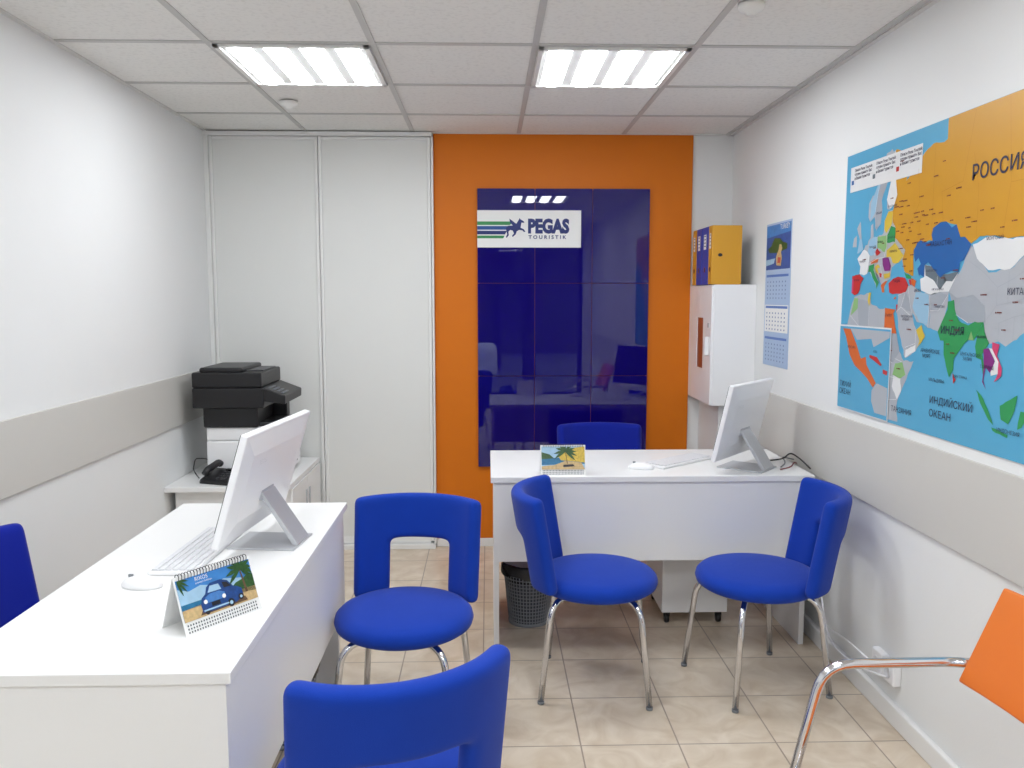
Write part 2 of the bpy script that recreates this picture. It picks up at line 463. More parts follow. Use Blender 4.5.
# orange armchair
g = group('orange_armchair', (.975, 1.54, 0), R(90))
box('seat_pad', -.215, .215, -.19, .25, .395, .43, seatorange_m, g, .015, 4)
V = []; F = []; nz = 7
for j in range(nz):
    t = j / (nz - 1); z = .598 + .225 * t
    for i in range(9):
        a = -1 + 2 * i / 8
        V.append((a * .285, -.13 - .095 * t - .03 * (1 - a * a), z))
for j in range(nz - 1):
    for i in range(8): F.append([j * 9 + i, j * 9 + i + 1, (j + 1) * 9 + i + 1, (j + 1) * 9 + i])
o = meshobj('backrest', V, F, seatorange_m, g, True)
s = o.modifiers.new('t', 'SOLIDIFY'); s.thickness = .03; s.offset = 0
s = o.modifiers.new('b', 'BEVEL'); s.width = .006; s.segments = 3
for k, sx in enumerate((-1, 1)):
    tube('arm_frame_%d' % (k + 1), [(0, -.28, .012), (sx * .305, -.28, .012), (sx * .305, .335, .012), (sx * .305, .19, .638), (sx * .305, -.11, .64), (sx * .285, -.15, .645)], .0115, chrome_m, g, .07)
    tube('back_support_%d' % (k + 1), [(sx * .1, .05, .388), (sx * .1, -.19, .388), (sx * .1, -.20, .70)], .01, chrome_m, g, .05)
tube('seat_crossbar', [(-.285, .253, .38), (.285, .253, .38)], .01, chrome_m, g)

# ------------------------------------------------------------ computers
def computer(x, y, rot, tiltdeg=17, w=.52):
    g = group('desktop_monitor', (x, y, .75), R(rot))
    t = R(tiltdeg); zb = .055; hgt = .335
    def P(xx, h, d): return (xx, -h * math.sin(t) + d * math.cos(t), zb + h * math.cos(t) + d * math.sin(t))
    W = w / 2
    def slab(name, x0, x1, h0, h1, d0, d1, mat, bev, inset=0):
        V = [P(x0, h0, d1), P(x1, h0, d1), P(x1, h1, d1), P(x0, h1, d1), P(x0 + inset, h0 + inset, d0), P(x1 - inset, h0 + inset, d0), P(x1 - inset, h1 - inset, d0), P(x0 + inset, h1 - inset, d0)]
        return meshobj(name, V, [(0, 1, 2, 3), (4, 7, 6, 5), (0, 4, 5, 1), (1, 5, 6, 2), (2, 6, 7, 3), (3, 7, 4, 0)], mat, g, False, bev, 3)
    slab('body', -W, W, 0, hgt, -.022, 0, whitepl_m, .005)
    slab('rear_shell', -W + .006, W - .006, .006, hgt - .006, -.030, -.0215, whitepl_m, .004, .06)
    slab('bezel', -W + .004, W - .004, .045, hgt - .004, -.0005, .0015, black_m, 0)
    slab('screen', -W + .015, W - .015, .055, hgt - .015, .0, .0022, screen_m, 0)
    up = Vector(P(0, 1, 0)) - Vector(P(0, 0, 0))
    S = Sheet(g, P(.0, .0, -.0304), (-1, 0, 0), up)
    S.text('logo', 'acer', .032, .08, .23, silver_m, 1)
    # bent stand
    a = P(0, .12, -.030)
    y1 = -.165
    def strip(name, hw, prof):
        V = [(xx, yy, zz) for xx in (-hw, hw) for (yy, zz) in prof]; n = len(prof)
        F = [list(range(n)), list(range(n, 2 * n))] + [[i, (i + 1) % n, n + (i + 1) % n, n + i] for i in range(n)]
        meshobj(name, V, F, silver_m, g, False, .0015)
    strip('stand_leg', .05, [(a[1] + .004, a[2]), (a[1] - .006, a[2] + .002), (y1 - .008, .010), (y1 - .004, .0065), (y1 + .008, .0065)])
    strip('stand_foot', .085, [(y1 - .008, 0), (.03, 0), (.035, .003), (.03, .0063), (y1 - .008, .0063)])
    box('hinge', -.05, .05, a[1] - .004, a[1] + .012, a[2] - .02, a[2] + .012, silver_m, g, .004)
    return g
computer(-.735, 2.50, 83.5, 17)
computer(1.08, 3.60, 50, 13, .44)

def keyboard(x, y, rot, L=.43, D=.125):
    g = group('keyboard', (x, y, .75), R(rot))
    box('case', -L / 2, L / 2, -D / 2, D / 2, .0, .012, whitepl_m, g, .004)
    ks = []
    nx, ny = 18, 6
    sx = (L - .016) / nx; sy = (D - .014) / ny
    for j in range(ny):
        i = 0
        while i < nx:
            wk = 1
            if j == 0 and i == 4: wk = 6
            x0 = -L / 2 + .008 + i * sx
            y0 = -D / 2 + .007 + j * sy
            ks.append((x0 + .0012, x0 + wk * sx - .0012, y0 + .0012, y0 + sy - .0012, .0122, .0165)); i += wk
    boxes('keys', ks, key_m, g, .001, 1)
def mouse(x, y, rot, m=whitepl_m):
    g = group('computer_mouse', (x, y, .75), R(rot))
    V = []; F = []; nu, nv = 20, 7
    for j in range(nv):
        ph = (math.pi / 2) * j / (nv - 1)
        for i in range(nu):
            a = 2 * math.pi * i / nu
            V.append((.031 * math.cos(ph) * math.cos(a), .056 * math.cos(ph) * math.sin(a), .004 + .026 * math.sin(ph)))
    for i in range(nu):
        a = 2 * math.pi * i / nu; V.append((.029 * math.cos(a), .054 * math.sin(a), 0))
    for j in range(nv - 1):
        for i in range(nu): F.append([j * nu + i, j * nu + (i + 1) % nu, (j + 1) * nu + (i + 1) % nu, (j + 1) * nu + i])
    b0 = nv * nu
    for i in range(nu): F.append([b0 + i, b0 + (i + 1) % nu, (i + 1) % nu, i])
    F.append([b0 + i for i in range(nu)])
    meshobj('shell', V, F, m, g, True)
    box('scroll_wheel', -.003, .003, .024, .036, .024, .0315, grey_m, g, .001)
keyboard(-.845, 2.40, 88)
mouse(-.895, 2.105, 80)
keyboard(.86, 3.68, 40, .36, .12)
mouse(.665, 3.54, 75)

# ------------------------------------------------------------ desk calendars
c_sky = M('pic_sky', (58, 128, 196), .4, var=.35, vscale=30); c_sky2 = M('pic_sky_light', (160, 196, 220), .4, var=.2, vscale=50); c_sand = M('pic_sand', (200, 172, 122), .4, var=.45, vscale=120)
c_green = M('pic_green', (44, 84, 36), .4, var=.8, vscale=180); c_sea = M('pic_sea', (34, 110, 150), .4, var=.4, vscale=100)
c_car = M('pic_car_blue', (24, 66, 130), .4, var=.5, vscale=120); c_car2 = M('pic_car_light', (70, 125, 190), .4, var=.3, vscale=120)
c_dark = M('pic_dark', (30, 30, 38), .4); c_yel = M('pic_yellow', (206, 176, 66), .4, var=.5, vscale=120)
c_red = M('pic_red', (190, 70, 60), .4); c_trunk = M('pic_trunk', (100, 74, 50), .5, var=.3, vscale=100)
ink_m = M('ink_grey', (70, 75, 85), .6)
def tent_calendar(x, y, rot, W, Hh, kind):
    g = group('desk_calendar', (x, y, .75), R(rot))
    d = .045; th = .0012
    hgt = math.sqrt(Hh * Hh - d * d)
    w = W / 2
    def plate(name, y0, z0, y1, z1):
        V = [(-w, y0, z0), (w, y0, z0), (w, y1, z1), (-w, y1, z1), (-w, y0 + th, z0), (w, y0 + th, z0), (w, y1 + th, z1), (-w, y1 + th, z1)]
        meshobj(name, V, [(0, 1, 2, 3), (4, 7, 6, 5), (0, 4, 5, 1), (1, 5, 6, 2), (2, 6, 7, 3), (3, 7, 4, 0)], paper_m, g)
    plate('front_leaf', -d, 0, 0, hgt); plate('back_leaf', d, 0, 0, hgt)
    plate('base_leaf', -d, .0, d, .001)
    for i in range(24):
        xx = -w + .012 + i * (W - .024) / 23
        tube('ring_%d' % (i + 1), [(xx, -.006, hgt - .008), (xx, -.007, hgt + .005), (xx, .007, hgt + .005), (xx, .008, hgt - .008)], .0009, c_dark, g, .006, 5)
    up = Vector((0, d, hgt))
    S = Sheet(g, (-w, -d - .0004, 0), (1, 0, 0), up)
    def frond(cx, cy, ang, L, wd):
        c, s = math.cos(ang), math.sin(ang)
        p = []
        for t in (0, .3, .6, 1): p.append((cx + c * L * t - s * wd * math.sin(math.pi * t), cy + s * L * t - .25 * L * t * t + c * wd * math.sin(math.pi * t)))
        for t in (.6, .3): p.append((cx + c * L * t + s * wd * math.sin(math.pi * t), cy + s * L * t - .25 * L * t * t - c * wd * math.sin(math.pi * t)))
        return [(min(max(a, .004), W - .004), min(max(b, .03), Hh - .008)) for a, b in p]
    circ = lambda cx, cy, r: [(cx + r * math.cos(t * .5236), cy + r * math.sin(t * .5236)) for t in range(12)]
    if kind == 'car':
        S.rect('photo', 0.004, W - .004, .030, Hh - .008, c_sky, 1)
        S.poly('photo_haze', [(.004, .062), (W - .004, .062), (W - .004, .08), (W * .6, .098), (W * .45, .092), (W * .3, .10), (W * .15, .094), (.004, .105)], c_sky2, 2)
        S.poly('photo_sea', [(.004, .056), (W * .5, .056), (W * .5, .068), (.004, .068)], c_sea, 3)
        S.poly('photo_sand', [(.004, .030), (W - .004, .030), (W - .004, .060), (W * .6, .062), (.004, .056)], c_sand, 3)
        S.poly('photo_bushes', [(W * .62, .055), (W - .004, .050), (W - .004, .088), (W * .93, .094), (W * .84, .084), (W * .74, .080), (W * .66, .070)], c_green, 3)
        S.poly('photo_trunk', [(W * .84, .052), (W * .87, .052), (W * .835, .108), (W * .82, .108)], c_trunk, 4)
        S.polys('photo_palm', [frond(W * .83, .106, R(k), .042, .005) for k in (-35, -10, 15, 40, 65, 95, 120, 145, 175, 205)], c_green, 5)
        S.polys('photo_palm_2', [frond(W * .03, .122, R(k), .03, .003) for k in (-70, -45, -20, 5, 30)], c_green, 5)
        X = lambda u: W * (.5 + (u - .5) * 1.22)
        S.poly('photo_shadow', [(X(.27), .034), (X(.78), .033), (X(.76), .044), (X(.3), .044)], c_trunk, 4)
        S.poly('photo_car', [(X(.30), .039), (X(.34), .036), (X(.66), .037), (X(.745), .047), (X(.74), .064), (X(.70), .071), (X(.655), .076), (X(.61), .092), (X(.54), .099), (X(.43), .098), (X(.385), .091), (X(.36), .077), (X(.315), .070), (X(.295), .055)], c_car, 5)
        S.poly('photo_hood', [(X(.34), .056), (X(.56), .056), (X(.555), .069), (X(.50), .075), (X(.40), .075), (X(.35), .069)], c_car2, 6)
        S.poly('photo_windscreen', [(X(.385), .078), (X(.53), .077), (X(.51), .091), (X(.42), .092)], c_sky2, 6)
        S.poly('photo_side_window', [(X(.56), .078), (X(.635), .077), (X(.60), .089), (X(.55), .092)], c_dark, 6)
        S.polys('photo_wheels', [circ(X(.345), .037, .006), circ(X(.60), .040, .0095), circ(X(.715), .046, .0075)], c_dark, 6)
        S.polys('photo_hubs', [circ(X(.60), .040, .0045), circ(X(.715), .046, .0035)], c_sky2, 7)
        S.polys('photo_headlights', [circ(X(.345), .060, .005), circ(X(.54), .060, .005)], paper_m, 7)
        S.rect('photo_bumper', X(.31), X(.575), .0395, .043, c_sky2, 7)
        S.rect('photo_grille', X(.40), X(.49), .046, .055, c_dark, 7)
        S.text('heading', 'RIXOS', .012, .05, .112, paper_m, 6)
        S.text('heading_2', 'premium holidays', .006, .05, .105, paper_m, 6)
    else:
        S.rect('photo', 0.004, W - .004, .026, Hh - .006, c_sky2, 1)
        S.poly('photo_sea', [(.004, .045), (W - .004, .05), (W - .004, .075), (.004, .075)], c_sea, 2)
        S.poly('photo_sand', [(.004, .026), (W - .004, .026), (W * .9, .055), (W * .55, .062), (W * .3, .045), (.004, .04)], c_sand, 3)
        S.poly('photo_trees', [(W * .45, .065), (W - .004, .055), (W - .004, Hh - .006), (W * .75, Hh - .012), (W * .5, .1), (W * .38, .085)], c_yel, 4)
        S.polys('photo_palm', [frond(W * .55, .10, R(k), .05, .006) for k in (-30, -5, 15, 35, 60, 95, 120, 145, 175, 200)], c_green, 5)
        S.poly('photo_trunk', [(W * .58, .05), (W * .6, .05), (W * .56, .1), (W * .545, .1)], c_trunk, 4)
        S.poly('photo_island', [(.004, .07), (W * .3, .073), (W * .2, .09), (.004, .1)], c_green, 3)
        S.poly('photo_lounger', [(W * .5, .036), (W * .75, .039), (W * .72, .048), (W * .5, .046)], c_dark, 5)
    cells = []
    for r_ in range(3):
        for c_ in range(28):
            a = .008 + c_ * (W - .016) / 28
            b = .005 + r_ * .0075
            cells.append([(a, b), (a + .0032, b), (a + .0032, b + .004), (a, b + .004)])
    S.polys('date_grid', cells, ink_m, 2)
tent_calendar(-.640, 1.885, 54, .205, .132, 'car')
tent_calendar(.315, 3.455, 0, .19, .13, 'beach')

# ------------------------------------------------------------ printer cabinet
g = group('low_cabinet', (-1.285, 4.46, 0))
box('body', -.285, .285, -.33, .36, .0, .535, white_lam, g, .001)
box('top', -.313, .295, -.40, .37, .535, .56, white_lam, g, .002)
boxes('doors', [(.2855, .30, -.325, .01, .04, .53), (.2855, .30, .015, .355, .04, .53)], white_lam, g, .001)
boxes('handles', [(.30, .308, -.03, -.015, .36, .46), (.30, .308, .04, .055, .36, .46)], silver_m, g, .001)

g = group('multifunction_printer', (-1.28, 4.46, .56))
box('lower_body', -.18, .215, -.17, .18, .012, .19, whitepl_m, g, .008, 3)
box('upper_body', -.18, .205, -.168, .18, .191, .262, whitepl_m, g, .010, 3)
box('paper_tray', .215, .228, -.15, .16, .02, .09, whitepl_m, g, .006)
box('tray_handle', .228, .234, -.05, .06, .045, .06, black2_m, g, .002)
box('front_panel', .195, .209, -.14, .15, .225, .25, black2_m, g, .003)
box('engine_cover', -.19, .09, -.178, .185, .262, .37, black_m, g, .008)
box('output_tray', .07, .20, -.14, .15, .263, .285, black2_m, g, .006)
box('output_side_post', .07, .17, .12, .185, .28, .38, black_m, g, .006)
box('scanner_bed', -.235, .13, -.2, .2, .365, .47, black_m, g, .008, 3)
box('scanner_lid', -.235, .12, -.2, .2, .4705, .55, black_m, g, .010, 4)
box('document_feeder', -.20, .02, -.185, .19, .545, .574, black_m, g, .012, 4)
box('feeder_tray', .02, .11, -.12, .14, .549, .557, black2_m, g, .003)
V = [(.12, -.19, .40), (.235, -.19, .385), (.235, .19, .385), (.12, .19, .40), (.12, -.19, .475), (.237, -.19, .43), (.237, .19, .43), (.12, .19, .475)]
meshobj('control_panel', V, [(0, 3, 2, 1), (4, 5, 6, 7), (0, 1, 5, 4), (1, 2, 6, 5), (2, 3, 7, 6), (3, 0, 4, 7)], black_m, g, False, .006, 3)
bt = []
for i in range(4):
    for j in range(4):
        bt.append((.14 + i * .022, .153 + i * .022, -.15 + j * .03, -.132 + j * .03, .43 - i * .0085, .4695 - i * .0085))
boxes('buttons', bt, grey_m, g, .001, 1)
boxes('feet', [(-.17, -.14, -.15, -.12, 0, .013), (.15, .18, -.15, -.12, 0, .013), (-.17, -.14, .13, .16, 0, .013), (.15, .18, .13, .16, 0, .013)], black_m, g)

g = group('desk_telephone', (-1.35, 4.175, .56), R(-20))
V = [(-.09, -.065, 0), (.09, -.065, 0), (.09, .07, 0), (-.09, .07, 0), (-.088, -.06, .022), (.088, -.06, .022), (.086, .065, .06), (-.086, .065, .06)]
meshobj('base', V, [(0, 3, 2, 1), (4, 5, 6, 7), (0, 1, 5, 4), (1, 2, 6, 5), (2, 3, 7, 6), (3, 0, 4, 7)], black_m, g, False, .006, 3)
tube('handset', [(-.055, -.06, .05), (-.055, -.04, .068), (-.055, .05, .09), (-.055, .066, .078)], .017, black_m, g, .02)
kk = []
for i in range(3):
    for j in range(4): kk.append((.0 + i * .022, .016 + i * .022, -.045 + j * .02, -.032 + j * .02, .02 + j * .006, .034 + j * .006))
boxes('keypad', kk, black2_m, g, .001, 1)
box('display', -.005, .07, .038, .06, .045, .062, screen_m, g, .001)
tube('telephone_cable', [(-1.49, 4.25, .565), (-1.53, 4.28, .60), (-1.56, 4.4, .64), (-1.575, 4.6, .60), (-1.58, 4.7, .57)], .003, black_m, None, .05, 6)

# ------------------------------------------------------------ hose cabinet and binders
g = group('fire_hose_cabinet', (1.19, 4.40, .91))
box('case', .012, .24, 0, .499, 0, .65, whitepl_m, g, .003)
boxes('door_frame', [(0, .012, .004, .495, .004, .19), (0, .012, .004, .495, .47, .646), (0, .012, .004, .17, .19, .47), (0, .012, .30, .495, .19, .47)], whitepl_m, g, .001)
box('door_window', .004, .012, .165, .305, .185, .475, brown_m, g, 0)
box('handle', -.02, -.0, .045, .06, .27, .37, whitepl_m, g, .003)
box('lock', -.004, .001, .04, .065, .42, .445, silver_m, g, .001)
box('pipe_boxing', 1.26, XR - .001, 4.47, YB - .001, 0, .908, wall_m, None, .001)
def binder(yc, m, th=.075, x0=1.185, dep=.16):
    g = group('ring_binder', (x0, yc, 1.561))
    box('cover', 0, dep, -th / 2, th / 2, 0, .31, m, g, .003)
    box('pages', dep - .005, dep + .002, -th / 2 + .006, th / 2 - .006, .01, .30, paper_m, g, 0)
    S = Sheet(g, (-.0004, th / 2, 0), (0, -1, 0), (0, 0, 1))
    S.rect('label', th * .3, th * .7, .19, .27, paper_m, 1)
    S.polys('label_lines', [[(th * .36, .205 + k * .018), (th * .64, .205 + k * .018), (th * .64, .209 + k * .018), (th * .36, .209 + k * .018)] for k in range(4)], ink_m, 2)
    S.poly('finger_ring', [(th * .5 + .014 * math.cos(2 * math.pi * k / 20), .08 + .014 * math.sin(2 * math.pi * k / 20)) for k in range(20)], chrome_m, 1)
    S.poly('finger_hole', [(th * .5 + .011 * math.cos(2 * math.pi * k / 20), .08 + .011 * math.sin(2 * math.pi * k / 20)) for k in range(20)], c_dark, 2)
    S2 = Sheet(g, (0, -th / 2 - .0003, 0), (1, 0, 0), (0, 0, 1))
    S2.poly('cover_hole', [(.045 + .012 * math.cos(2 * math.pi * k / 20), .155 + .009 * math.sin(2 * math.pi * k / 20)) for k in range(20)], c_dark, 1)
    return g
binder(4.440, binder_y, .07); binder(4.545, binder_b, .13, dep=.15); binder(4.672, binder_b, .115, dep=.15); binder(4.776, binder_y, .08, dep=.15)

# ------------------------------------------------------------ wall calendar
g = group('wall_calendar', (XR - .003, 4.26, 1.15))
cal_paper = M('calendar_blue', (170, 192, 222), .5)
box('backing', 0, .0025, -.35, 0, 0, .71, cal_paper, g, 0)
S = Sheet(g, (0, 0, 0), (0, -1, 0), (0, 0, 1))
S.rect('photo', .006, .344, .48, .70, M('pic_navy_sea', (40, 84, 160), .4, var=.35, vscale=30), 1)
S.poly('photo_sky', [(.006, .64), (.344, .655), (.344, .70), (.006, .70)], c_sky, 2)
S.poly('photo_resort', [(.03, .585), (.08, .60), (.12, .635), (.2, .63), (.24, .61), (.30, .60), (.30, .575), (.18, .56), (.05, .565)], c_green, 3)
S.poly('photo_swimmer', [(.16, .50), (.22, .495), (.235, .535), (.22, .56), (.235, .58), (.22, .6), (.195, .6), (.185, .575), (.15, .54)], c_sand, 4)
S.poly('photo_swimsuit', [(.175, .51), (.215, .51), (.22, .535), (.18, .54)], c_red, 5)
S.poly('photo_foam', [(.006, .50), (.12, .51), (.14, .535), (.006, .53)], c_sky2, 3)
S.text('photo_heading', 'TURKEY', .035, .2, .672, paper_m, 4)
mh = M('calendar_header', (86, 120, 190), .5)
for k in range(3):
    b0 = .015 + k * .155
    S.rect('month_%d' % (k + 1), .01, .34, b0, b0 + .135, paper_m if k == 1 else cal_paper, 1)
    S.rect('month_header_%d' % (k + 1), .02, .33, b0 + .118, b0 + .13, mh, 2)
    cells = []
    for r_ in range(5):
        for c_ in range(7):
            a = .035 + c_ * .042; b = b0 + .01 + r_ * .02
            cells.append([(a, b), (a + .012, b), (a + .012, b + .008), (a, b + .008)])
    S.polys('dates_%d' % (k + 1), cells, M('date_ink', (120, 138, 178), .6), 2)

# ------------------------------------------------------------ world map poster (Mercator drawn to scale)
MY, MZ0, MZ1, MW = 3.32, 1.05, 2.045, 1.62
g = group('world_map_poster', (XR - .004, MY, MZ0))
sea_m = M('map_sea', (84, 168, 206), .4, var=.04, vscale=3)
box('poster_sheet', 0, .003, -MW, 0, 0, MZ1 - MZ0, sea_m, g, 0)
S = Sheet(g, (0, 0, 0), (0, -1, 0), (0, 0, 1))
def ll(pts):
    out = []
    for lo, la in pts:
        a = .163 + .00829 * lo
        b = 1.180 + .475 * math.log(math.tan(math.pi / 4 + R(la) / 2)) - MZ0
        out.append((min(max(a, .001), MW - .001), min(max(b, .001), MZ1 - MZ0 - .001)))
    return out
def wob(pts, amp=.8, n=4, seed=1):
    """coastline-like detail: subdivide the outline and jitter it slightly"""
    rnd = random.Random(seed); out = []
    for (x0, y0), (x1, y1) in zip(pts, pts[1:] + pts[:1]):
        L = math.hypot(x1 - x0, y1 - y0); k = max(1, min(n, int(L / 1.6)))
        for i in range(k):
            t = i / k; a = amp * min(1, L / 8) if i else amp * .25
            out.append((x0 + (x1 - x0) * t + rnd.uniform(-a, a) * .5, y0 + (y1 - y0) * t + rnd.uniform(-a, a) * .4))
    return out
mg = M('map_grey', (176, 181, 187), .4); mg2 = M('map_grey_dark', (104, 118, 126), .4); mwht = M('map_white', (226, 228, 228), .4)
mor = M('map_russia', (206, 150, 32), .4); mka = M('map_kazakh', (24, 96, 166), .4); mgr = M('map_green', (44, 150, 84), .4)
mrd = M('map_red', (196, 48, 44), .4); mor2 = M('map_orange', (214, 106, 44), .4); mye = M('map_yellow', (214, 186, 66), .4)
mpu = M('map_purple', (130, 44, 126), .4); mpk = M('map_pink', (206, 66, 110), .4); mg3 = M('map_grey_mid', (162, 169, 177), .4)
mlb = M('map_light_blue', (150, 190, 214), .4); mlg = M('map_light_green', (140, 186, 120), .4)
S.polys('countries_grey', [ll(wob(p, 1.0, 5, i)) for i, p in enumerate([
    [(5, 59), (7, 58), (11, 59), (13, 55.5), (17, 57), (18, 60), (17, 62), (22, 65.5), (25, 65.5), (22, 62), (22.5, 60), (30, 60.5), (31, 62.5), (29, 66), (28, 70), (20, 70), (13, 65), (5, 62)],
    [(-1.5, 43.5), (-1, 46), (-4.5, 48.5), (2, 51), (8, 54), (8, 57), (10, 57.5), (11, 54), (20, 54.5), (21, 57), (24, 57.5), (24, 59.5), (28, 59.5), (28, 57), (31, 55.5), (31, 53), (35, 51.5), (40, 49.5), (38, 47), (33, 46), (29, 45), (28, 41.5), (24, 40.5), (23, 37), (20, 40), (13, 45.5), (18, 40.5), (16, 38.5), (12, 42), (8, 44.3), (3, 43)],
    [(-5, 50), (1, 51), (-1, 54), (-3, 58.5), (-6, 57), (-3, 54)], [(-10, 52), (-6, 52), (-6, 55), (-9, 54.5)],
    [(-17, 15), (-10, 30), (-6, 35.5), (10, 37), (11, 33), (20, 31), (25, 31.5), (25, 22), (36, 22), (39, 15), (43, 11.5), (51, 12), (42, -1), (39, -6), (40, -14.2), (13, -14.2), (9, -1), (9, 4), (-8, 4.5)],
    [(35, 30), (36, 36), (44, 39), (48, 39), (54, 37), (61, 36), (62, 31), (61, 25), (57, 26.5), (52, 27), (48, 30), (50, 26), (52, 24), (56, 25), (59, 22), (52, 16), (44, 12.7), (39, 21)],
    [(61, 36), (68, 37), (74, 37), (74, 34), (71, 28), (68, 24), (61, 25), (62, 31)],
    [(80, 42), (87, 49), (98, 42), (110, 42.5), (120, 47), (117, 49.5), (121, 53), (127, 50), (131, 47.5), (131, 43), (127, 39), (129, 36), (126, 35), (125, 40), (122, 39), (118, 38.5), (122, 37), (119, 35), (122, 31), (119, 25.5), (110, 21), (106, 22.5), (101, 21.5), (98, 25), (97, 28), (88, 27.5), (80, 30.5), (78, 34.5), (74, 37), (74, 40)],
    [(130, 31), (132, 33.5), (137, 34.5), (141, 36), (142, 40), (145, 44), (141, 45), (140, 40), (136, 37), (131, 34)],
    [(120, 18), (122, 18), (122, 14), (125, 12), (126, 7), (123, 8), (120, 14)],
    [(131, -1), (138, -2), (147, -6), (150, -10), (143, -9), (138, -8), (133, -4)],
    [(124, -14.2), (130, -11.5), (136, -12), (136, -14.2)]])], mg, 1)
S.polys('countries_light', [ll(wob(p, .6, 4, i)) for i, p in enumerate([
    [(-1.5, 43.5), (-1, 46), (-4.5, 48.5), (2, 51), (6, 50), (8, 49), (7, 46), (6, 43.5), (3, 43)],
    [(25, 60), (30, 61), (31, 62.8), (29, 66), (28, 70), (24, 68), (25, 65.5), (22, 62)],
    [(44, 16), (52, 18.5), (52, 16), (44, 13)], [(35, 5), (41, 4), (42, -1), (39, -5), (34, 0)]])], mwht, 2)
S.polys('countries_light_blue', [ll(wob(p, .6, 4, i)) for i, p in enumerate([
    [(7, 53.5), (11, 54), (14, 54), (15, 51), (13, 49), (8, 49), (6, 50)], [(7, 58), (7, 62), (14, 66), (20, 69), (14, 64), (12, 60)],
    [(48, 32), (50, 37), (54, 37), (60, 36), (61, 31), (60, 26), (54, 27), (50, 30)], [(-5, 50), (1, 51), (-1, 54), (-3, 54)]])], mlb, 2)
S.polys('countries_light_green', [ll(wob(p, .6, 4, i)) for i, p in enumerate([
    [(15, 54), (23, 54), (24, 51), (22, 49.5), (15, 51)], [(34, 5), (36, 10), (42, 11), (45, 6), (41, 4)],
    [(-9, 28), (-6, 35), (-2, 35), (-2, 31)], [(88, 22), (88.5, 26), (91, 25), (92, 22)]])], mlg, 2)
S.polys('countries_grey_mid', [ll(wob(p, .8, 4, i)) for i, p in enumerate([
    [(12, 56), (17, 57), (18, 60), (17, 62), (22, 65.5), (20, 69), (14, 64), (12, 60)],
    [(-2, 31), (0, 24), (10, 22), (10, 30), (9, 34), (-2, 35)],
    [(25, 22), (36, 22), (39, 15), (34, 10), (24, 12)],
    [(39, 32), (42, 37), (46, 34), (48, 30)], [(10, 5), (14, 10), (24, 5), (18, 3)],
    [(61, 36), (68, 37), (74, 36), (68, 31), (62, 31)],
    [(80, 30), (74, 37), (80, 35), (90, 36), (97, 33), (98, 28), (88, 27.5)]])], mg3, 2)
S.polys('countries_central_asia', [ll([(56, 41.5), (56, 45), (61, 44.5), (66, 42), (72, 42), (80, 42.5), (74, 37), (68, 37), (62, 36), (54, 37.5), (53, 41)])], mwht, 2)
S.polys('countries_central_asia_dark', [ll(wob(p, .5, 4, i)) for i, p in enumerate([[(56, 45), (61, 44.5), (66, 42), (70, 42), (72, 40), (68, 37.5), (64, 40), (57, 42)], [(70, 42), (80, 42.5), (76, 40), (71, 40)]])], mg2, 3)
S.polys('country_mongolia', [ll(wob([(88, 49), (98, 50.5), (108, 49.5), (117, 49.5), (120, 47), (110, 42.5), (98, 42.5), (91, 45.5)], .7)), ll([(103, 20), (107, 16), (107, 12), (103, 11), (102.5, 13), (105, 16), (101, 20)])], mwht, 3)
rus = [(28, 70), (33, 69.5), (41, 67), (38, 64.5), (44, 66.5), (54, 68.5), (60, 69), (68, 69), (68, 72.5), (175, 72.5), (175, 60), (163, 60), (157, 51.5), (156, 57), (163, 62), (150, 59.5), (140, 55), (135, 54.5), (141, 53), (140, 48.5), (135, 43.5), (131, 43), (131, 47.5), (127, 50), (121, 53), (117, 49.5), (108, 49.5), (98, 50.5), (92, 50.7), (87, 49.3), (80, 51), (77, 54), (70, 55), (61, 54), (61, 51), (52, 51.5), (47, 49.5), (47, 46), (47.5, 42), (40, 43.5), (38, 47), (40, 49.5), (35, 51.5), (31, 53), (31, 55.5), (28, 57), (28, 59.5), (31, 62.5), (29, 66)]
S.polys('country_russia', [ll(wob(rus, .7, 4, 5))], mor, 3)
S.polys('country_kazakhstan', [ll(wob([(47, 49), (49.5, 51), (52, 51.5), (56, 50.8), (61, 51), (60, 52.5), (61, 54), (66, 55), (70, 55), (74, 53.5), (77, 54), (80, 51), (83, 51), (87, 49), (85.5, 47.5), (83, 45.5), (80.5, 45), (80, 42.5), (75, 42.8), (70, 42), (68, 41.2), (66, 42), (63, 43.5), (61, 44.5), (58.5, 45.6), (56, 45), (56, 41.5), (53, 42.3), (52, 42), (50.5, 44), (53, 45.3), (51, 47), (48.5, 46)], .5, 3))], mka, 4)
